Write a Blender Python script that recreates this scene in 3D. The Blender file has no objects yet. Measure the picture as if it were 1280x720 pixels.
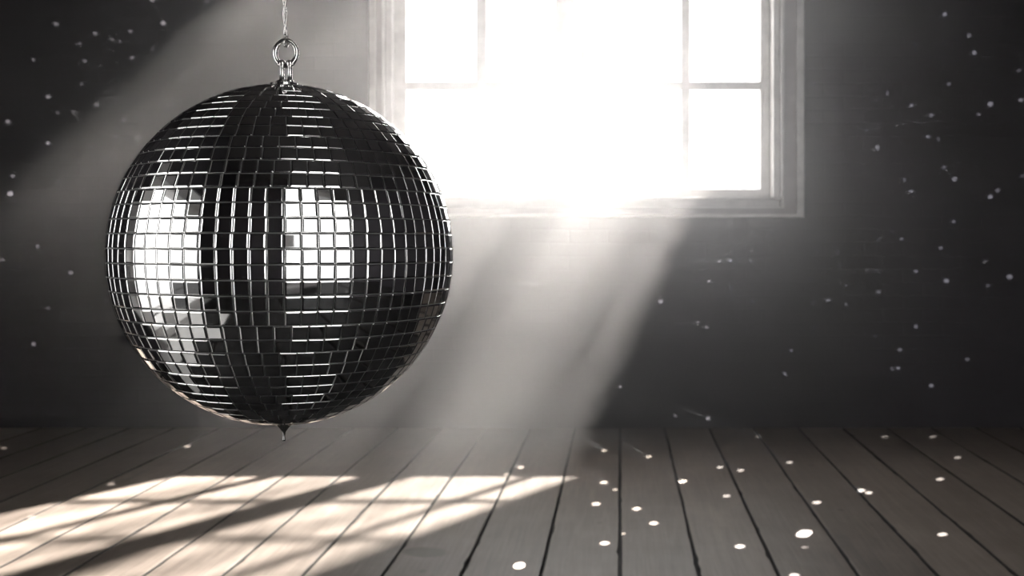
import bpy, bmesh, math, random
from mathutils import Vector, Matrix
random.seed(7)
S = bpy.context.scene
COL = S.collection
R = math.radians

# ------------------------------------------------------------------ frame of reference
F = 1400.0            # focal length in pixels of the 1280 wide frame
HOR = 300.0           # horizon row
CAM_H = 1.2
WALL_Y = 7.15         # distance of the window wall
def P(px, py, d):     # a point d metres away seen at this pixel
    return Vector(((px - 640) / F * d, d, CAM_H - (py - HOR) / F * d))
def on_back(px, py):
    return P(px, py, WALL_Y)
def on_floor(px, py):
    return P(px, py, F * CAM_H / (py - HOR))
def PX(px): return (px - 640) / F * WALL_Y
def PZ(py): return CAM_H - (py - HOR) / F * WALL_Y

LEFT_FAR, LEFT_NEAR, RIGHT, REAR, JOG, CEIL = -3.75, -1.95, 3.9, -1.3, 3.2, 4.45

# ------------------------------------------------------------------ materials
def new_mat(name):
    m = bpy.data.materials.new(name); m.use_nodes = True
    nt = m.node_tree; b = nt.nodes.get('Principled BSDF')
    return m, nt, b
def N(nt, typ, **kw):
    n = nt.nodes.new(typ)
    for k, v in kw.items(): setattr(n, k, v)
    return n
def L(nt, a, b): nt.links.new(a, b)
def math_node(nt, op, a, b=None, c=None, clamp=False):
    n = N(nt, 'ShaderNodeMath', operation=op); n.use_clamp = clamp
    for i, v in enumerate((a, b, c)):
        if v is None: continue
        if isinstance(v, (int, float)): n.inputs[i].default_value = v
        else: L(nt, v, n.inputs[i])
    return n.outputs[0]
def ramp(nt, fac, stops):
    n = N(nt, 'ShaderNodeValToRGB')
    e = n.color_ramp.elements
    while len(e) < len(stops): e.new(0.5)
    for i, (p, c) in enumerate(stops):
        e[i].position = p; e[i].color = (*c, 1) if len(c) == 3 else c
    L(nt, fac, n.inputs[0]); return n.outputs[0]

def brick_mat():
    m, nt, b = new_mat('painted_brick')
    tc = N(nt, 'ShaderNodeTexCoord')
    sep = N(nt, 'ShaderNodeSeparateXYZ'); L(nt, tc.outputs['Object'], sep.inputs[0])
    com = N(nt, 'ShaderNodeCombineXYZ')
    L(nt, sep.outputs[0], com.inputs[0]); L(nt, sep.outputs[2], com.inputs[1]); L(nt, sep.outputs[1], com.inputs[2])
    wob = N(nt, 'ShaderNodeTexNoise'); wob.inputs['Scale'].default_value = 3; wob.inputs['Detail'].default_value = 3
    L(nt, com.outputs[0], wob.inputs['Vector'])
    mx = N(nt, 'ShaderNodeVectorMath', operation='MULTIPLY_ADD')
    L(nt, wob.outputs['Color'], mx.inputs[0]); mx.inputs[1].default_value = (.018, .018, 0); L(nt, com.outputs[0], mx.inputs[2])
    br = N(nt, 'ShaderNodeTexBrick')
    br.inputs['Scale'].default_value = 1; br.inputs['Brick Width'].default_value = .25; br.inputs['Row Height'].default_value = .085
    br.inputs['Mortar Size'].default_value = .006; br.inputs['Mortar Smooth'].default_value = .9; br.inputs['Bias'].default_value = 0
    br.inputs['Color1'].default_value = (.9, .9, .9, 1); br.inputs['Color2'].default_value = (1, 1, 1, 1); br.inputs['Mortar'].default_value = (.55, .55, .55, 1)
    L(nt, mx.outputs[0], br.inputs['Vector'])
    n1 = N(nt, 'ShaderNodeTexNoise'); n1.inputs['Scale'].default_value = 1.3; n1.inputs['Detail'].default_value = 8; n1.inputs['Roughness'].default_value = .6
    L(nt, com.outputs[0], n1.inputs['Vector'])
    c = ramp(nt, n1.outputs['Fac'], [(.3, (.030, .026, .029)), (.55, (.044, .040, .045)), (.8, (.060, .055, .059))])
    mul = N(nt, 'ShaderNodeMixRGB', blend_type='MULTIPLY'); mul.inputs[0].default_value = .22
    L(nt, c, mul.inputs[1]); L(nt, br.outputs['Color'], mul.inputs[2]); L(nt, mul.outputs[0], b.inputs['Base Color'])
    b.inputs['Roughness'].default_value = .85; b.inputs['Specular IOR Level'].default_value = .2
    n2 = N(nt, 'ShaderNodeTexNoise'); n2.inputs['Scale'].default_value = 25; n2.inputs['Detail'].default_value = 6
    L(nt, com.outputs[0], n2.inputs['Vector'])
    h = math_node(nt, 'MULTIPLY_ADD', n2.outputs['Fac'], .35, math_node(nt, 'MULTIPLY', br.outputs['Fac'], -1.0))
    bp = N(nt, 'ShaderNodeBump'); bp.inputs['Strength'].default_value = .2; bp.inputs['Distance'].default_value = .006
    L(nt, h, bp.inputs['Height']); L(nt, bp.outputs[0], b.inputs['Normal'])
    return m

def wood_mat():
    m, nt, b = new_mat('old_floorboards')
    uv = N(nt, 'ShaderNodeUVMap'); uv.uv_map = 'UVMap'      # u across, v along the board (metres), each board offset
    at = N(nt, 'ShaderNodeAttribute'); at.attribute_name = 'tone'
    mp = N(nt, 'ShaderNodeMapping'); mp.inputs['Scale'].default_value = (26, 1.6, 1); L(nt, uv.outputs[0], mp.inputs[0])
    g = N(nt, 'ShaderNodeTexNoise'); g.inputs['Scale'].default_value = 1; g.inputs['Detail'].default_value = 9; g.inputs['Roughness'].default_value = .62; g.inputs['Distortion'].default_value = .6
    L(nt, mp.outputs[0], g.inputs['Vector'])
    mp2 = N(nt, 'ShaderNodeMapping'); mp2.inputs['Scale'].default_value = (90, 3, 1); L(nt, uv.outputs[0], mp2.inputs[0])
    g2 = N(nt, 'ShaderNodeTexNoise'); g2.inputs['Scale'].default_value = 1; g2.inputs['Detail'].default_value = 5
    L(nt, mp2.outputs[0], g2.inputs['Vector'])
    blot = N(nt, 'ShaderNodeTexNoise'); blot.inputs['Scale'].default_value = 2.2; blot.inputs['Detail'].default_value = 9; blot.inputs['Roughness'].default_value = .7
    L(nt, uv.outputs[0], blot.inputs['Vector'])
    f = math_node(nt, 'ADD', math_node(nt, 'MULTIPLY', g.outputs['Fac'], .45), math_node(nt, 'MULTIPLY', g2.outputs['Fac'], .2))
    f = math_node(nt, 'ADD', f, math_node(nt, 'MULTIPLY', blot.outputs['Fac'], .35))
    f = math_node(nt, 'ADD', f, math_node(nt, 'MULTIPLY', math_node(nt, 'SUBTRACT', at.outputs['Fac'], .5), .14))
    c = ramp(nt, f, [(.30, (.085, .066, .054)), (.5, (.175, .142, .12)), (.68, (.27, .225, .19))])
    # pale worn scuffs and short scratches
    sc = N(nt, 'ShaderNodeTexNoise'); sc.inputs['Scale'].default_value = 38; sc.inputs['Detail'].default_value = 8; sc.inputs['Roughness'].default_value = .8; sc.inputs['Distortion'].default_value = 2.5
    L(nt, uv.outputs[0], sc.inputs['Vector'])
    scm = ramp(nt, sc.outputs['Fac'], [(.60, (0, 0, 0)), (.70, (1, 1, 1))])
    scm = math_node(nt, 'MULTIPLY', scm, .35)
    mix = N(nt, 'ShaderNodeMixRGB'); L(nt, scm, mix.inputs[0]); L(nt, c, mix.inputs[1]); mix.inputs[2].default_value = (.32, .28, .245, 1)
    # dark knots
    vo = N(nt, 'ShaderNodeTexVoronoi'); vo.inputs['Scale'].default_value = 1
    mp3 = N(nt, 'ShaderNodeMapping'); mp3.inputs['Scale'].default_value = (3.1, 1.9, 1); L(nt, uv.outputs[0], mp3.inputs[0]); L(nt, mp3.outputs[0], vo.inputs['Vector'])
    kn = ramp(nt, vo.outputs['Distance'], [(.02, (1, 1, 1)), (.065, (0, 0, 0))])
    mix2 = N(nt, 'ShaderNodeMixRGB'); L(nt, math_node(nt, 'MULTIPLY', kn, .65), mix2.inputs[0]); L(nt, mix.outputs[0], mix2.inputs[1]); mix2.inputs[2].default_value = (.05, .036, .028, 1)
    # one rounded dark patch in the middle boards
    tc = N(nt, 'ShaderNodeTexCoord')
    sp = on_floor(532, 690)
    mp4 = N(nt, 'ShaderNodeMapping'); mp4.inputs['Location'].default_value = (-sp.x / .105, -sp.y / .085, 0); mp4.inputs['Scale'].default_value = (1 / .105, 1 / .085, 0)
    L(nt, tc.outputs['Object'], mp4.inputs[0])
    wn = N(nt, 'ShaderNodeTexNoise'); wn.inputs['Scale'].default_value = 9; L(nt, tc.outputs['Object'], wn.inputs['Vector'])
    ln = N(nt, 'ShaderNodeVectorMath', operation='LENGTH'); L(nt, mp4.outputs[0], ln.inputs[0])
    dd = math_node(nt, 'ADD', ln.outputs['Value'], math_node(nt, 'MULTIPLY', math_node(nt, 'SUBTRACT', wn.outputs['Fac'], .5), .7))
    st = ramp(nt, dd, [(.65, (1, 1, 1)), (.95, (0, 0, 0))])
    mix3 = N(nt, 'ShaderNodeMixRGB'); L(nt, math_node(nt, 'MULTIPLY', st, .8), mix3.inputs[0]); L(nt, mix2.outputs[0], mix3.inputs[1]); mix3.inputs[2].default_value = (.075, .058, .045, 1)
    L(nt, mix3.outputs[0], b.inputs['Base Color'])
    L(nt, math_node(nt, 'MULTIPLY_ADD', g.outputs['Fac'], .25, .38), b.inputs['Roughness'])
    b.inputs['Specular IOR Level'].default_value = .5
    bp = N(nt, 'ShaderNodeBump'); bp.inputs['Strength'].default_value = .35; bp.inputs['Distance'].default_value = .004
    L(nt, math_node(nt, 'ADD', g.outputs['Fac'], math_node(nt, 'MULTIPLY', g2.outputs['Fac'], .5)), bp.inputs['Height']); L(nt, bp.outputs[0], b.inputs['Normal'])
    return m

def plain(name, col, rough=.6, metal=0., spec=.4, noise=.12, scale=14):
    m, nt, b = new_mat(name)
    tc = N(nt, 'ShaderNodeTexCoord'); n = N(nt, 'ShaderNodeTexNoise'); n.inputs['Scale'].default_value = scale; n.inputs['Detail'].default_value = 5
    L(nt, tc.outputs['Object'], n.inputs['Vector'])
    lo = tuple(c * (1 - noise) for c in col); hi = tuple(min(1, c * (1 + noise)) for c in col)
    L(nt, ramp(nt, n.outputs['Fac'], [(.3, lo), (.7, hi)]), b.inputs['Base Color'])
    b.inputs['Roughness'].default_value = rough; b.inputs['Metallic'].default_value = metal; b.inputs['Specular IOR Level'].default_value = spec
    return m

def glass_mat():
    m, nt, b = new_mat('window_glass')
    nt.nodes.remove(b); out = [n for n in nt.nodes if n.type == 'OUTPUT_MATERIAL'][0]
    t = N(nt, 'ShaderNodeBsdfTransparent'); t.inputs[0].default_value = (.97, .965, .965, 1)
    g = N(nt, 'ShaderNodeBsdfGlossy'); g.inputs['Roughness'].default_value = .03
    lw = N(nt, 'ShaderNodeLayerWeight'); lw.inputs[0].default_value = .5
    fac = math_node(nt, 'MULTIPLY_ADD', math_node(nt, 'POWER', lw.outputs['Facing'], 5), .8, .03)
    mx = N(nt, 'ShaderNodeMixShader'); L(nt, fac, mx.inputs[0]); L(nt, t.outputs[0], mx.inputs[1]); L(nt, g.outputs[0], mx.inputs[2])
    L(nt, mx.outputs[0], out.inputs[0]); return m

M_WALL = brick_mat()
M_FLOOR = wood_mat()
M_BLACKWOOD = plain('reflection_dark_boards', (.012, .011, .011), .7, spec=.2)  # added colour for unseen boards, keeps the ball's lower half dark
M_DARK = plain('dark_void', (.02, .017, .015), .9)
M_CEIL = plain('dark_ceiling_paint', (.06, .056, .056), .9, scale=3)
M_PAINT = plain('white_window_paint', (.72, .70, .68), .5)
M_BOARD = plain('window_paint_shade', (.36, .34, .335), .6)  # trim board darkened so the lips stand out as lit edges
M_LIP = plain('window_paint_highlight', (.86, .85, .83), .4)  # edge highlight painted into the lip and bead colour
M_GLASS = glass_mat()
M_MIRROR = plain('mirror_glass', (.93, .94, .94), .025, 1., noise=.02)
M_EDGE = plain('mirror_tile_edge', (.9, .9, .89), .09, 1., noise=.08, scale=60)
M_GROUT = plain('dark_grout', (.34, .34, .33), .5, .3)
M_CHROME = plain('chrome', (.78, .77, .75), .16, 1., noise=.1, scale=90)

# ------------------------------------------------------------------ mesh helpers
def link(name, bm, mats, parent=None, smooth=False):
    me = bpy.data.meshes.new(name); bm.to_mesh(me); bm.free()
    for m in (mats if isinstance(mats, (list, tuple)) else [mats]): me.materials.append(m)
    if smooth:
        for p in me.polygons: p.use_smooth = True
    o = bpy.data.objects.new(name, me); COL.objects.link(o)
    if parent: o.parent = parent
    return o
def empty(name, loc=(0, 0, 0), rz=0):
    o = bpy.data.objects.new(name, None); COL.objects.link(o); o.location = loc; o.rotation_euler.z = rz; return o
def tag(o, **kw):
    for k, v in kw.items(): o[k] = v
    return o
def box(bm, x0, x1, y0, y1, z0, z1, bev=0.):
    v = [bm.verts.new((x, y, z)) for x in (x0, x1) for y in (y0, y1) for z in (z0, z1)]
    fs = [bm.faces.new([v[i] for i in q]) for q in ((0, 1, 3, 2), (4, 6, 7, 5), (0, 4, 5, 1), (2, 3, 7, 6), (0, 2, 6, 4), (1, 5, 7, 3))]
    if bev:
        es = list({e for f in fs for e in f.edges})
        bmesh.ops.bevel(bm, geom=es, offset=bev, segments=2, affect='EDGES', profile=.6)
    return v
def tube(bm, pts, r, seg=12, closed=False, cap=True):
    rings = []; n = len(pts)
    up = None
    for i, p in enumerate(pts):
        a = pts[(i - 1) % n] if (closed or i > 0) else p
        c = pts[(i + 1) % n] if (closed or i < n - 1) else p
        t = (c - a).normalized()
        if up is None: up = t.orthogonal().normalized()
        up = (up - t * up.dot(t)).normalized(); w = t.cross(up)
        rr = r[i] if isinstance(r, (list, tuple)) else r
        rings.append([bm.verts.new(p + (up * math.cos(2 * math.pi * k / seg) + w * math.sin(2 * math.pi * k / seg)) * rr) for k in range(seg)])
    for i in range(n if closed else n - 1):
        A, B = rings[i], rings[(i + 1) % n]
        for k in range(seg): bm.faces.new((A[k], A[(k + 1) % seg], B[(k + 1) % seg], B[k]))
    if cap and not closed:
        bm.faces.new(rings[0][::-1]); bm.faces.new(rings[-1])
def lathe(bm, prof, seg=32, org=(0, 0, 0)):
    rings = []
    for r, z in prof:
        rings.append([bm.verts.new((org[0] + r * math.cos(2 * math.pi * k / seg), org[1] + r * math.sin(2 * math.pi * k / seg), org[2] + z)) for k in range(seg)])
    for A, B in zip(rings, rings[1:]):
        for k in range(seg): bm.faces.new((A[k], A[(k + 1) % seg], B[(k + 1) % seg], B[k]))
    bm.faces.new(rings[0][::-1]); bm.faces.new(rings[-1])

# ------------------------------------------------------------------ the room
# local frame of a wall: x along it, y = 0 at its inner face and growing outwards, z up
WT = .34
def wall(name, loc, rz, x0, x1, hole=None, z1=CEIL, thick=WT):
    bm = bmesh.new()
    if hole:
        hx0, hx1, hz0, hz1 = hole
        xs, zs = [x0, hx0, hx1, x1], [-.02, hz0, hz1, z1]
        V = {(i, j, k): bm.verts.new((xs[i], (0, thick)[k], zs[j])) for i in range(4) for j in range(4) for k in (0, 1)}
        for i in range(3):
            for j in range(3):
                if (i, j) == (1, 1): continue
                bm.faces.new([V[a] for a in ((i, j, 0), (i + 1, j, 0), (i + 1, j + 1, 0), (i, j + 1, 0))])
                bm.faces.new([V[a] for a in ((i, j, 1), (i, j + 1, 1), (i + 1, j + 1, 1), (i + 1, j, 1))])
        for a, b in (((1, 1), (2, 1)), ((2, 1), (2, 2)), ((2, 2), (1, 2)), ((1, 2), (1, 1))):
            bm.faces.new([V[(*a, 0)], V[(*b, 0)], V[(*b, 1)], V[(*a, 1)]])
        for a, b in (((0, 0), (3, 0)), ((3, 0), (3, 3)), ((3, 3), (0, 3)), ((0, 3), (0, 0))):
            pass
        for i in range(3):
            bm.faces.new([V[a] for a in ((i, 0, 0), (i, 0, 1), (i + 1, 0, 1), (i + 1, 0, 0))])
            bm.faces.new([V[a] for a in ((i, 3, 0), (i + 1, 3, 0), (i + 1, 3, 1), (i, 3, 1))])
            bm.faces.new([V[a] for a in ((0, i, 0), (0, i + 1, 0), (0, i + 1, 1), (0, i, 1))])
            bm.faces.new([V[a] for a in ((3, i, 0), (3, i, 1), (3, i + 1, 1), (3, i + 1, 0))])
        bmesh.ops.recalc_face_normals(bm, faces=bm.faces)
    else:
        box(bm, x0, x1, 0, thick, -.02, z1)
    o = link(name, bm, M_WALL); o.location = loc; o.rotation_euler.z = rz
    return tag(o, kind='structure')

def window(name, loc, rz, x0, x1, z0, z1, sashes, rows, arch=(.10, .14, .07), depth=.10, vm=None):
    """sashes: list of (glass_x0, glass_x1, bar_x or None); rows: heights of the horizontal bars"""
    w = tag(empty(name, loc, rz), kind='structure')
    al, ar, ab = arch
    # architrave: flat board with a raised outer lip and an inner bead
    bm = bmesh.new()
    def ringbox(ax0, ax1, az0, az1, l, r, b, t, y0, y1, bev):
        box(bm, ax0, ax0 + l, y0, y1, az0, az1, bev); box(bm, ax1 - r, ax1, y0, y1, az0, az1, bev)
        box(bm, ax0 + l, ax1 - r, y0, y1, az0, az0 + b, bev); box(bm, ax0 + l, ax1 - r, y0, y1, az1 - t, az1, bev)
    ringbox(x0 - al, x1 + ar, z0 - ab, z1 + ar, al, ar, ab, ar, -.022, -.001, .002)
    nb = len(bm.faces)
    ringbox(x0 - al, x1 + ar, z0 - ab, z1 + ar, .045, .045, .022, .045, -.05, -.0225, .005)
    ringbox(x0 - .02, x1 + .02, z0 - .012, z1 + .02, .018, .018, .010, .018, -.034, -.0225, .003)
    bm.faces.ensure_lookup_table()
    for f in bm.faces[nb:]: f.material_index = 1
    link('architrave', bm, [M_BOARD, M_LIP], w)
    # fixed frame lining the opening
    bm = bmesh.new(); j = .040
    ringbox(x0 + .001, x1 - .001, z0 + .001, z1 - .001, j, j, j, j, 0.0, WT - .05, .003)
    link('frame', bm, M_PAINT, w)
    sx = [x0 + j + .001] + [(sashes[i][1] + sashes[i + 1][0]) / 2 for i in range(len(sashes) - 1)] + [x1 - j - .001]
    gz0, gz1 = z0 + j + .077, z1 - j - .08
    for i, (g0, g1, bar) in enumerate(sashes):
        a, b = sx[i] + .001, sx[i + 1] - .001
        bm = bmesh.new()
        box(bm, a, g0, depth, depth + .055, z0 + j + .002, z1 - j - .002, .004); box(bm, g1, b, depth, depth + .055, z0 + j + .002, z1 - j - .002, .004)
        box(bm, g0, g1, depth, depth + .055, z0 + j + .002, gz0, .004); box(bm, g0, g1, depth, depth + .055, gz1, z1 - j - .002, .004)
        s = link('sash', bm, M_PAINT, w)
        if bar is not None:
            bm = bmesh.new(); box(bm, bar[0], bar[1], depth + .008, depth + .047, gz0, gz1, .006); link('glazing_bar', bm, M_PAINT, s)
        for z in rows:
            bm = bmesh.new(); box(bm, g0, g1, depth + .010, depth + .045, z - .027, z + .027, .006); link('glazing_bar', bm, M_PAINT, s)
        bm = bmesh.new(); box(bm, g0 - .004, g1 + .004, depth + .025, depth + .029, gz0 - .004, gz1 + .004); link('pane', bm, M_GLASS, s)
        if i == len(sashes) - 1:      # espagnolette handle on the meeting stile
            bm = bmesh.new(); xh = (sx[i] + g0) / 2; zh = (gz0 + gz1) / 2 - .35
            box(bm, xh - .012, xh + .012, depth - .006, depth, zh - .06, zh + .06, .002)
            tube(bm, [Vector((xh, depth - .006, zh)), Vector((xh, depth - .04, zh)), Vector((xh, depth - .045, zh - .03)), Vector((xh, depth - .045, zh - .11))], .007)
            link('handle', bm, M_CHROME, s)
    # inner sill board
    bm = bmesh.new(); box(bm, x0 - .0, x1 + .0, -.045, depth - .002, z0 + j + .0005, z0 + j + .018, .004); link('sill', bm, M_PAINT, w)
    return w

# window wall
W1 = (PX(482), PX(975), PZ(258), 4.15)
wall('wall_back', (0, WALL_Y, 0), 0, LEFT_FAR - WT, RIGHT + WT, W1)
rows1 = [PZ(104), PZ(104) + .669, PZ(104) + 1.338]   # the top row of panes is taller
window('window_1', (0, WALL_Y, 0), 0, *W1,
       [(PX(506), PX(695), (PX(594), PX(608))), (PX(743), PX(955), (PX(855), PX(866)))], rows1,
       arch=(PX(482) - PX(462), PX(1003) - PX(975), PZ(258) - PZ(272)))

# added outside shutters, unseen, square to the wall; the right one trims the sun
for sx in (-1, 1):
    x = (W1[1] + .09) if sx > 0 else (W1[0] - .13)
    bm = bmesh.new(); y0 = WALL_Y + WT + .01; y1 = y0 + .47; za, zb = W1[2] - .05, W1[3] + .05
    box(bm, x, x + .04, y0, y0 + .06, za, zb, .004); box(bm, x, x + .04, y1 - .06, y1, za, zb, .004)
    for k in range(4):
        z = za + (zb - za - .08) * k / 3; box(bm, x, x + .04, y0 + .06, y1 - .06, z, z + .08, .004)
    box(bm, x + .012, x + .028, y0 + .055, y1 - .055, za + .04, zb - .04)
    sh = link('added_shutter', bm, M_PAINT, bpy.data.objects['window_1'])
    sh.location = (0, -WALL_Y, 0)

# near part of the room: tall windows beside and behind the camera light the scene and show in the mirrors
W2 = (-.30, 1.75, .03, 2.25)
wall('wall_left', (LEFT_NEAR, 0, 0), R(90), REAR - WT, JOG, W2)
window('window_2', (LEFT_NEAR, 0, 0), R(90), *W2, [(W2[0] + .11, W2[1] - .11, None)], [])
wall('wall_left_return', (LEFT_NEAR, JOG, 0), R(180), WT, LEFT_NEAR - LEFT_FAR + WT)
wall('wall_left_far', (LEFT_FAR, 0, 0), R(90), JOG - .0, WALL_Y)
W3 = (-3.75, -.40, .04, 4.15)
wall('wall_rear', (0, REAR, 0), R(180), -RIGHT - WT, -LEFT_NEAR + WT, W3)
window('window_3', (0, REAR, 0), R(180), *W3, [(W3[0] + .11, W3[1] - .11, None)], [])
wall('wall_right', (RIGHT, 0, 0), R(-90), -WALL_Y, -REAR)
bm = bmesh.new(); box(bm, LEFT_FAR - WT, RIGHT + WT, REAR - WT, WALL_Y + WT, CEIL, CEIL + .2); tag(link('ceiling', bm, M_CEIL), kind='structure')

# floorboards: one mesh, every board bevelled, running to the vanishing point right of centre
def floor():
    bm = bmesh.new(); uvl = bm.loops.layers.uv.new('UVMap'); tone = bm.verts.layers.float.new('tone')
    ang = math.atan((775 - 640) / F); ca, sa = math.cos(ang), math.sin(ang)
    def W(u, v): return (u * ca + v * sa, -u * sa + v * ca)          # u across, v along
    pitch = 55.6 / F * WALL_Y * ca
    x0 = PX(775) ; u0 = x0 * ca - WALL_Y * sa
    lay = bmesh.new()
    for k in range(-22, 18):
        ua = u0 + k * pitch; ub = ua + pitch; g = .0035
        off = random.uniform(0, 9); tn = random.random()
        nseg = 150; rows = []
        ra = random.Random(k * 7 + 1)
        ja = jb = 0
        for i in range(nseg + 1):
            v = -2.2 + i * (9.9 / nseg)
            ja = ja * .8 + ra.uniform(-.0012, .0012); jb = jb * .8 + ra.uniform(-.0012, .0012)
            chipa = ra.uniform(.002, .006) if ra.random() < .05 else 0; chipb = ra.uniform(.002, .006) if ra.random() < .05 else 0
            a, b = ua + g + ja + chipa, ub - g + jb - chipb
            prof = [(a, -.02), (a, -.0035), (a + .004, -.0006), (a + .012, 0), (b - .012, 0), (b - .004, -.0006), (b, -.0035), (b, -.02)]
            row = []
            for u, z in prof:
                x, y = W(u, v); vt = bm.verts.new((x, y, z)); vt[tone] = tn; row.append((vt, u, v))
            rows.append(row)
        for A, B in zip(rows, rows[1:]):
            for q in range(7):
                vs = (A[q], A[q + 1], B[q + 1], B[q])
                f = bm.faces.new([t[0] for t in vs])
                if q in (0, 1, 5, 6): f.material_index = 1      # dirt packed edges
                for lp, t in zip(f.loops, vs): lp[uvl].uv = (t[1] + off, t[2] + off * 1.7)
    # trim to the room and add the dark underside the gaps open onto
    for co, no in (((LEFT_FAR - .05, 0, 0), (-1, 0, 0)), ((RIGHT + .05, 0, 0), (1, 0, 0)), ((0, REAR - .05, 0), (0, -1, 0)), ((0, WALL_Y + .05, 0), (0, 1, 0))):
        bmesh.ops.bisect_plane(bm, geom=list(bm.verts) + list(bm.edges) + list(bm.faces), plane_co=co, plane_no=no, clear_outer=True)
    n0 = len(bm.faces)
    box(bm, LEFT_FAR - WT, RIGHT + WT, REAR - WT, WALL_Y + WT, -.10, -.0199)
    bm.faces.ensure_lookup_table()
    for f in bm.faces[n0:]: f.material_index = 1
    for f in bm.faces[:n0]:
        if f.calc_center_median().y < 3.25 and f.material_index == 0:
            f.material_index = 2       # unseen near boards made black to darken the ball's lower reflections
            if f.calc_center_median().x < -1.2 and .3 < f.calc_center_median().y < 2.2: f.material_index = 3   # unseen strip made white to brighten the ball's lower left
    return tag(link('floor', bm, [M_FLOOR, M_DARK, M_BLACKWOOD, M_PAINT]), kind='structure')
floor()

# ------------------------------------------------------------------ the mirror ball
D = 1.655; BC = P(355, 318, D); BR = .250
def disco_ball():
    root = tag(empty('disco_ball', BC), label='large mirrored disco ball of small square tiles hanging in front of the window', category='disco ball')
    bm = bmesh.new()
    rows = 39; size = math.pi * BR / rows
    rng = random.Random(3)
    prof = [(-1., 1.10), (-.965, .62), (-.87, .19), (-.78, 0), (.78, 0), (.87, .19), (.965, .62), (1., 1.10)]   # across the tile, drop of the rounded rim
    hw = size / 2 - .0006; drop = .0010
    for i in range(rows):
        lat = -math.pi / 2 + (i + .5) * math.pi / rows
        if abs(lat) > R(86): continue
        n = max(4, int(round(2 * math.pi * math.cos(lat) * BR / (size * 1.05) / 6)) * 6) if abs(lat) < R(75) else max(4, int(round(2 * math.pi * math.cos(lat) * BR / size)))
        ph = R(-101) + rng.uniform(-.5, .5) * .10 * (2 * math.pi / n)
        wa = 2 * math.pi / n
        hwx = math.cos(lat) * BR * math.tan(wa / 2) - .0006
        for k in range(n):
            az = ph + k * wa
            nrm = Vector((math.cos(lat) * math.cos(az), math.cos(lat) * math.sin(az), math.sin(lat)))
            ex = Vector((-math.sin(az), math.cos(az), 0)); ez = nrm.cross(ex)
            jx, jz = rng.gauss(0, R(.45)), rng.gauss(0, R(.45)); sp = rng.gauss(0, R(.8))
            n2 = (nrm + ex * jx + ez * jz).normalized(); e1 = (ex - n2 * ex.dot(n2)).normalized(); e2 = n2.cross(e1)
            a1 = e1 * math.cos(sp) + e2 * math.sin(sp); a2 = n2.cross(a1)
            c = nrm * (BR - .0004)
            # a row away from the equator narrows towards the pole
            tp = -math.sin(lat) / max(.15, math.cos(lat)) * size / 2 / BR
            V = []
            for (q, dq) in prof:
                rowv = []
                for (p, dp) in prof:
                    hx = hwx * (1 + tp * q) if abs(tp) < .6 else hwx
                    # keep the rim width constant in metres
                    x = math.copysign(hx - (1 - abs(p)) * hw, p); y = math.copysign(hw - (1 - abs(q)) * hw, q)
                    rowv.append(bm.verts.new(c + a1 * x + a2 * y - n2 * max(dp, dq) * drop))
                V.append(rowv)
            for q in range(7):
                for p in range(7):
                    f = bm.faces.new((V[q][p], V[q][p + 1], V[q + 1][p + 1], V[q + 1][p]))
                    f.material_index = 0 if (p == 3 and q == 3) else 1
    link('mirror_tiling', bm, [M_MIRROR, M_EDGE], root)
    bm = bmesh.new(); bmesh.ops.create_icosphere(bm, subdivisions=5, radius=BR - .0032); link('ball_core', bm, M_GROUT, root, True)
    u = D / F
    # top: cap, two studs, ring
    bm = bmesh.new()
    lathe(bm, [(.0001, BR + .0075), (.010, BR + .007), (.013, BR + .004), (.020, BR + .0025), (.021, BR - .002), (.0001, BR - .002)][::-1], 40); link('top_cap', bm, M_CHROME, root, False)
    for dx in (-2.6, 7.4):
        bm = bmesh.new()
        x = dx * u
        lathe(bm, [(.0001, 0), (.0055, 0), (.0055, .004), (.0036, .006), (.0034, .024), (.0052, .026), (.0054, .031), (.003, .034), (.0001, .034)], 20, (x, 0, BR + .003))
        link('stud', bm, M_CHROME, root, True)
    bm = bmesh.new(); pts = []
    for k in range(48):
        a = 2 * math.pi * k / 48
        pts.append(Vector((2.2 * u + .0158 * math.cos(a) * (1 + .0), .0006 * math.sin(3 * a), BR + .0475 + .0182 * math.sin(a))))
    tube(bm, pts, [.0039 + .0005 * math.sin(5 * 2 * math.pi * k / 48) * 0.4 + (.0006 if 30 < k < 42 else 0) for k in range(48)], 14, closed=True)
    link('hanging_ring', bm, M_CHROME, root, True)
    # bottom: cone and pin
    bm = bmesh.new(); bx = 5 * u
    lathe(bm, [(.0001, 0), (.0022, .0), (.0024, .002), (.0020, .008), (.0028, .0135), (.0045, .0155), (.0065, .0185), (.012, .024), (.0165, .028), (.0001, .030)], 28, (0, 0, -BR - .0255))
    o = link('bottom_finial', bm, M_CHROME, root, True)
    return root
disco_ball()

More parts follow.
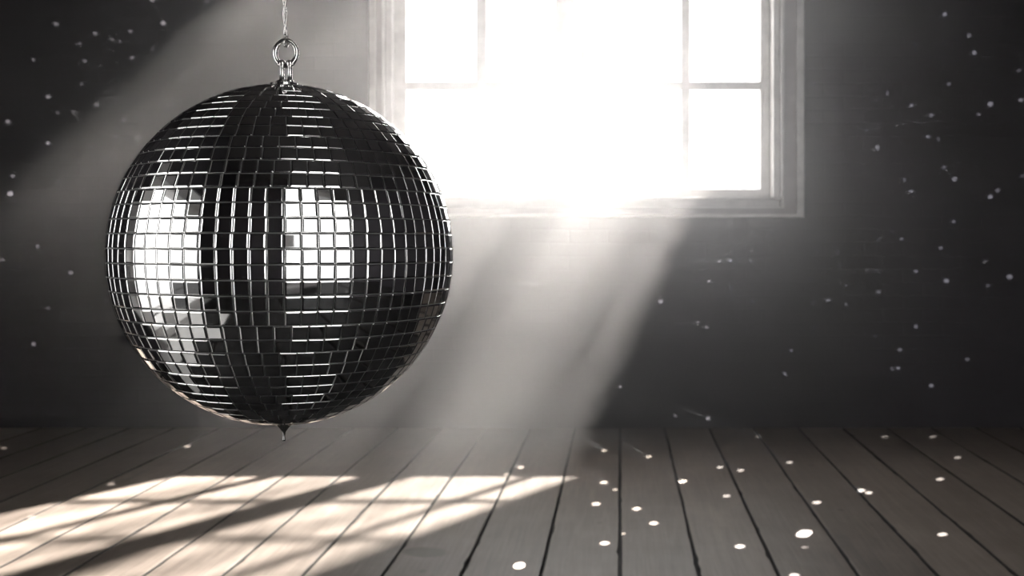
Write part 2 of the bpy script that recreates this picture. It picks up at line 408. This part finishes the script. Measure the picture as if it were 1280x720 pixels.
def cable():
    root_z = BC.z + BR + .0475 + .0182
    u = D / F; x = BC.x + 2.2 * u; y = BC.y
    bm = bmesh.new()
    top = CEIL + .0; bot = root_z + .004
    for s in (0, math.pi):
        pts = []; n = 420
        for i in range(n + 1):
            z = bot + (top - bot) * i / n; a = s + (z - bot) * 2 * math.pi / .06
            lean = -(z - bot) * .03 if z - bot < .2 else -.006
            pts.append(Vector((x + lean * 1.0 + .0019 * math.cos(a), y + .0019 * math.sin(a), z)))
        tube(bm, pts, .0019, 8)
    tag(link('hanging_cable', bm, M_CHROME, None, True), label='thin twisted steel cable the mirrored ball hangs from', category='cable')
    o = bpy.data.objects['hanging_cable']
    bm = bmesh.new(); pts = [Vector((x + .0015 * math.cos(a), y + .0062 * math.cos(a), root_z - .0031 + .0062 * math.sin(a))) for a in [2 * math.pi * k / 24 for k in range(24)]]
    tube(bm, pts, .0016, 8, closed=True); link('end_loop', bm, M_CHROME, o, True)
    bm = bmesh.new(); lathe(bm, [(.0001, CEIL - .03), (.012, CEIL - .03), (.045, CEIL - .008), (.045, CEIL), (.0001, CEIL)], 28, (x - .006, y, 0)); link('ceiling_rose', bm, M_CHROME, o, True)
cable()

# ------------------------------------------------------------------ haze
HAZE = .0025  # puffs of density are added where glow and shafts should show
PUFFS = [((.15, 7.0, 1.20), (1.4, 1.8, 1.35), .22),      # thick under the window
         ((.60, 7.0, 2.60), (.9, .55, .9), .12),
         ((1.20, 6.45, 1.00), (1.1, .9, .85), .13),
         ((2.15, 6.80, 2.60), (.50, .55, .35), .30),
         ((-1.90, 6.20, 2.45), (.75, .80, .40), .20),
         ((-2.05, 4.9, 1.65), (.9, .7, .45), .15),      # bank added at head height so the left sun shaft shows
         ((-.05, 6.35, .10), (1.1, .75, .34), .50)]

def haze():
    m = bpy.data.materials.new('haze'); m.use_nodes = True; nt = m.node_tree
    nt.nodes.clear(); out = N(nt, 'ShaderNodeOutputMaterial'); sc = N(nt, 'ShaderNodeVolumeScatter')
    sc.inputs['Color'].default_value = (.97, .945, .95, 1); sc.inputs['Anisotropy'].default_value = .62
    tc = N(nt, 'ShaderNodeTexCoord')
    dens = HAZE
    for c, s, peak in PUFFS:
        mp = N(nt, 'ShaderNodeMapping')
        mp.inputs['Scale'].default_value = tuple(1 / q for q in s); mp.inputs['Location'].default_value = tuple(-c[i] / s[i] for i in range(3))
        L(nt, tc.outputs['Object'], mp.inputs[0])
        ln = N(nt, 'ShaderNodeVectorMath', operation='LENGTH'); L(nt, mp.outputs[0], ln.inputs[0])
        g = math_node(nt, 'EXPONENT', math_node(nt, 'MULTIPLY', math_node(nt, 'POWER', ln.outputs['Value'], 2), -1))
        dens = math_node(nt, 'MULTIPLY_ADD', g, peak, dens)
    L(nt, dens, sc.inputs['Density'])
    L(nt, sc.outputs[0], out.inputs['Volume'])
    bm = bmesh.new()
    # follows the room, an L in plan
    pl = [(LEFT_NEAR + .005, REAR + .005), (RIGHT - .005, REAR + .005), (RIGHT - .005, WALL_Y - .055), (LEFT_FAR + .005, WALL_Y - .055), (LEFT_FAR + .005, JOG + .005), (LEFT_NEAR + .005, JOG + .005)]
    lo = [bm.verts.new((x, y, .004)) for x, y in pl]; hi = [bm.verts.new((x, y, CEIL - .005)) for x, y in pl]
    bm.faces.new(lo[::-1]); bm.faces.new(hi)
    for i in range(6): bm.faces.new((lo[i], lo[(i + 1) % 6], hi[(i + 1) % 6], hi[i]))
    o = tag(link('haze', bm, m), kind='stuff', label='thin pale haze filling the room, thickest below the window', category='haze')
    return o
haze()

# ------------------------------------------------------------------ light
SUN_A, SUN_E = .65, 1.03            # sideways and upward run of the sun per metre outwards
def lights():
    d = bpy.data.lights.new('sun', 'SUN'); d.energy = 60; d.angle = R(1.5); d.color = (1, .95, .88)
    o = bpy.data.objects.new('sun', d); COL.objects.link(o); o.location = (5, 14, 9)
    o.rotation_euler = Vector((SUN_A, 1, SUN_E)).to_track_quat('Z', 'Y').to_euler()
    # portals: guide the sampling of the sky through the three window openings
    for nm, loc, rz, w in (('portal_1', (0, WALL_Y, 0), 0, W1), ('portal_2', (LEFT_NEAR, 0, 0), R(90), W2), ('portal_3', (0, REAR, 0), R(180), W3)):
        d = bpy.data.lights.new(nm, 'AREA'); d.shape = 'RECTANGLE'; d.size = w[1] - w[0]; d.size_y = w[3] - w[2]; d.cycles.is_portal = True
        o = bpy.data.objects.new(nm, d); COL.objects.link(o)
        o.matrix_world = Matrix.Translation(loc) @ Matrix.Rotation(rz, 4, 'Z') @ Matrix.Translation(((w[0] + w[1]) / 2, WT + .02, (w[2] + w[3]) / 2)) @ Matrix.Rotation(R(-90), 4, 'X')
lights()

# sparks of light the ball throws on the wall and floor: (x, y, strength, size)
DOTS = '''70 30 2;119 42 2;163 39 2;42 75 1;106 76 1.5;165 72 2;102 105 1;60 121 3;121 131 2;145 124 1.5;166 124 1;191 96 1;182 110 1;92 140 1;72 141 1;10 152 2.5;155 150 3;180 156 1;144 171 2;175 172 1;60 179 3;113 184 1.5;16 220 2;73 226 2;112 217 1;106 208 1;13 242 4 1.3;105 241 1.5;145 231 1;190 0 3 1.2;191 61 1;140 49 1;150 52 1;100 54 1
259 2 2;327 6 2.5;332 1 3;204 29 4 1.2;229 48 1.5;271 28 2;277 23 1;336 24 3;278 46 1;294 80 4;218 80 1;226 96 2;245 90 2.5;212 131 2;230 126 1;203 137 1;374 17 2.5;396 69 1;47 308 2;89 300 1;88 341 2;2 325 1;60 385 .8;133 376 .6;42 430 1.6
668 356 4;648 370 4;684 334 2;719 386 4;658 406 2;605 445 4 1.2;700 448 4;775 484 4;609 518 3;793 515 1;844 520 2;885 523 4;714 524 1.5;826 377 5 1.2;899 327 3;913 326 4;886 352 4;914 360 1.5;850 405 1.5;872 403 2;883 409 2.5;823 322 2
939 326 3.5;966 345 2;941 377 4.5;989 438 3.5;991 428 1;981 467 3;1012 349 1.5;1022 313 1.5;1047 315 2.5;1050 331 1.5;1035 375 3.5;1017 377 1;1058 380 1;1058 356 1;1084 337 1;1096 338 1;1098 365 2;1098 299 1.2;1115 289 1;1127 299 2;1145 339 2.3;1176 310 2;1192 277 2;1183 351 3 1.2;1145 408 2.4;1094 420 1;1125 437 2;1115 461 1.2;1123 460 2.4;1164 482 2.5;1209 449 1.4;1235 357 1;1231 326 .8;1262 346 2.8 1.3;1019 284 1;999 299 1;966 288 1;1018 409 1
1181 18 3.2 1.1;1211 44 1.5;1144 56 1.2;1218 66 3;1052 46 1.2;1016 104 2;1186 105 1.8;1109 116 2.2;1096 125 1;1139 132 2.3;1238 130 3 1.3;1276 125 2.5;1274 88 1;1164 144 2;1223 143 1.4;1043 133 1.3;1041 161 1;1083 163 1.8;1160 171 2.5;1173 174 1.1;1097 184 3 1.1;1180 209 1.3;1193 224 3 1.1;1131 225 1.6;1139 239 2.6;1247 238 1.6;1238 246 3 1.1;1057 254 1.2;1278 220 1
651 584 8 1.1;755 563 6;811 571 6;755 603 8 1.1;769 612 4 .8;745 630 8 1.1;796 636 9 1.1;817 654 8 1.1;778 667 3 .8;756 679 12 1.1;442 552 2;634 593 6;853 602 12 1.2;925 683 9 1.1;908 620 4;900 584 4;926 588 6;987 578 4;948 546 2;1021 628 7 1.1;1076 613 7 1.1;1086 616 5 .9;1106 546 1.5;1166 546 1.5;1197 572 2;1175 599 4;1178 668 6 1;993 719 8;1006 684 2 .8;234 558 3;39 646 4;139 605 1.5;5 560 1
649 707 14 2.0;1005 667 16 2.1'''
def sparks():
    e = []
    for part in DOTS.replace('\n', ';').split(';'):
        q = [float(t) for t in part.split()]
        e.append((q[0], q[1], q[2], q[3] if len(q) > 3 else 1.))
    for i, (px, py, s, k) in enumerate(e):
        tgt = on_floor(px, py) if py > 536 else on_back(px, py)
        dr = (tgt - BC).normalized(); dist = (tgt - BC).length
        d = bpy.data.lights.new('mirror_spark', 'SPOT'); d.spot_size = R(1.0); d.spot_blend = 0.0; d.shadow_soft_size = 0.0
        cosi = abs(dr.z) if py > 536 else abs(dr.y)
        d.energy = SPARK * s * dist * dist / max(.25, cosi)
        d.color = (1, .985, .95) if px < 900 else (.92, .96, 1)
        d.use_nodes = True; nt = d.node_tree; em = [n for n in nt.nodes if n.type == 'EMISSION'][0]
        # round core, soft rim: the shape one small mirror throws
        tc = N(nt, 'ShaderNodeTexCoord'); sp = N(nt, 'ShaderNodeSeparateXYZ'); L(nt, tc.outputs['Normal'], sp.inputs[0])
        r2 = math_node(nt, 'ADD', math_node(nt, 'MULTIPLY', sp.outputs[0], sp.outputs[0]), math_node(nt, 'MULTIPLY', math_node(nt, 'MULTIPLY', sp.outputs[1], sp.outputs[1]), 3.0 if py > 536 else 1.2))
        rr = math_node(nt, 'SQRT', r2)
        if py < 536 and 560 < px < 930: d.energy *= 2
        if py < 536 and px < 400: d.energy *= 1.8
        a = (.0185 if py > 536 else .0135) * k / dist
        mr = N(nt, 'ShaderNodeMapRange'); mr.interpolation_type = 'SMOOTHSTEP'
        L(nt, rr, mr.inputs[0]); mr.inputs[1].default_value = a * .45; mr.inputs[2].default_value = a * 1.35; mr.inputs[3].default_value = 1; mr.inputs[4].default_value = 0
        L(nt, mr.outputs[0], em.inputs['Strength'])
        o = bpy.data.objects.new('mirror_spark', d); COL.objects.link(o)
        o.location = BC + dr * (BR + .012); o.rotation_euler = (-dr).to_track_quat('Z', 'Y').to_euler()
SPARK = 60
sparks()

# ------------------------------------------------------------------ added tree, unseen above and right of the window view, shaped to cast branch shadows
M_BARK = plain('bark', (.10, .08, .065), .9)
def tree():
    root = tag(empty('unseen_tree', (3.6, 9.7, -.6)), label='added tree outside the window, unseen, its branches placed to dapple the sun patch', category='tree')
    o3 = Vector((3.6, 9.7, -.6)); rg = random.Random(5)
    def smooth(pts, n=8):
        out = []
        for i in range(len(pts) - 1):
            p0, p1, p2, p3 = pts[max(0, i - 1)], pts[i], pts[i + 1], pts[min(len(pts) - 1, i + 2)]
            for k in range(n):
                t = k / n
                out.append(.5 * ((2 * p1) + (p2 - p0) * t + (2 * p0 - 5 * p1 + 4 * p2 - p3) * t * t + (3 * p1 - p0 - 3 * p2 + p3) * t ** 3))
        return out + [pts[-1]]
    def limb(name, pts, r0, r1):
        pts = [p - o3 for p in smooth([Vector(p) for p in pts])]
        bm = bmesh.new(); n = len(pts)
        tube(bm, pts, [(r0 + (r1 - r0) * i / (n - 1)) * (1 + .08 * rg.uniform(-1, 1)) for i in range(n)], 10)
        link(name, bm, M_BARK, root, True)
    limb('trunk', [(3.6, 9.7, -.6), (3.66, 9.72, 1.5), (3.55, 9.68, 3.6), (3.62, 9.75, 5.6), (3.7, 9.9, 7.6)], .24, .10)
    limb('bough', [(3.58, 9.7, 4.5), (3.25, 9.65, 5.5), (2.7, 9.6, 6.7), (1.7, 9.6, 7.2), (.4, 9.62, 7.3), (-.6, 9.7, 7.5)], .12, .04)
    sv = Vector((SUN_A, 1, SUN_E))
    def up(px, py, y=9.6):
        p = on_floor(px, py); return p + sv * (y - p.y)
    for start, shade, r in (((1.2, 9.6, 7.22), [(70, 684), (160, 655), (290, 628), (384, 605)], .046),
                            ((1.9, 9.6, 7.13), [(120, 712), (240, 664), (350, 637), (440, 612), (500, 600)], .044),
                            ((2.3, 9.6, 6.90), [(230, 708), (330, 668), (430, 650), (500, 622)], .036),
                            ((.5, 9.62, 7.28), [(60, 640), (180, 622), (262, 606), (300, 592)], .034),
                            ((2.5, 9.6, 6.80), [(330, 716), (420, 690), (478, 672)], .028)):
        pts = [Vector(start)] + [up(*q, y=9.6 + rg.uniform(-.12, .12)) for q in shade]
        limb('branch', pts, r * 1.15, r * .6)
        for k in range(1, len(pts) - 1):
            q = pts[k]; d = Vector((rg.uniform(-.30, .30), rg.uniform(-.2, .3), rg.uniform(.05, .28)))
            limb('twig', [q, q + d * .5 + Vector((0, 0, .03)), q + d], .014, .005)
tree()

# ------------------------------------------------------------------ sky
w = bpy.data.worlds.new('World'); S.world = w; w.use_nodes = True; nt = w.node_tree
bg = [n for n in nt.nodes if n.type == 'BACKGROUND'][0]
tc = N(nt, 'ShaderNodeTexCoord'); sp = N(nt, 'ShaderNodeSeparateXYZ'); L(nt, tc.outputs['Generated'], sp.inputs[0])
# hazy overcast: brightest on the sun's side, dimmer behind, dull below the horizon
up = ramp(nt, math_node(nt, 'MULTIPLY_ADD', sp.outputs[2], .5, .5), [(.30, (.5, .5, .5)), (.49, (.8, .8, .8)), (.51, (1, 1, 1)), (1, (1, .99, .97))])
fr = N(nt, 'ShaderNodeMapRange'); L(nt, sp.outputs[1], fr.inputs[0])
for i, v in enumerate((.15, .6, 3.0, 8.5)): fr.inputs[i + 1].default_value = v
L(nt, up, bg.inputs['Color']); L(nt, fr.outputs[0], bg.inputs['Strength'])

# ------------------------------------------------------------------ camera
cd = bpy.data.cameras.new('camera'); cam = bpy.data.objects.new('camera', cd); COL.objects.link(cam)
cam.location = (0, 0, CAM_H); cam.rotation_euler = (R(90), 0, 0)
cd.sensor_width = 36; cd.lens = F / 1280 * 36; cd.shift_y = -(360 - HOR) / 1280
cd.dof.use_dof = True; cd.dof.focus_distance = 1.45; cd.dof.aperture_fstop = 9
cd.clip_start = .02
S.camera = cam

S.view_settings.view_transform = 'Standard'; S.view_settings.look = 'None'; S.view_settings.gamma = 1; S.view_settings.exposure = 0
S.view_settings.use_curve_mapping = False
c = S.cycles
c.max_bounces = 7; c.diffuse_bounces = 3; c.glossy_bounces = 4; c.transparent_max_bounces = 10; c.volume_bounces = 0
c.caustics_reflective = False; c.caustics_refractive = False
c.use_denoising = True; c.sample_clamp_indirect = 4; c.volume_step_rate = 1; c.volume_max_steps = 128
c.use_light_tree = True
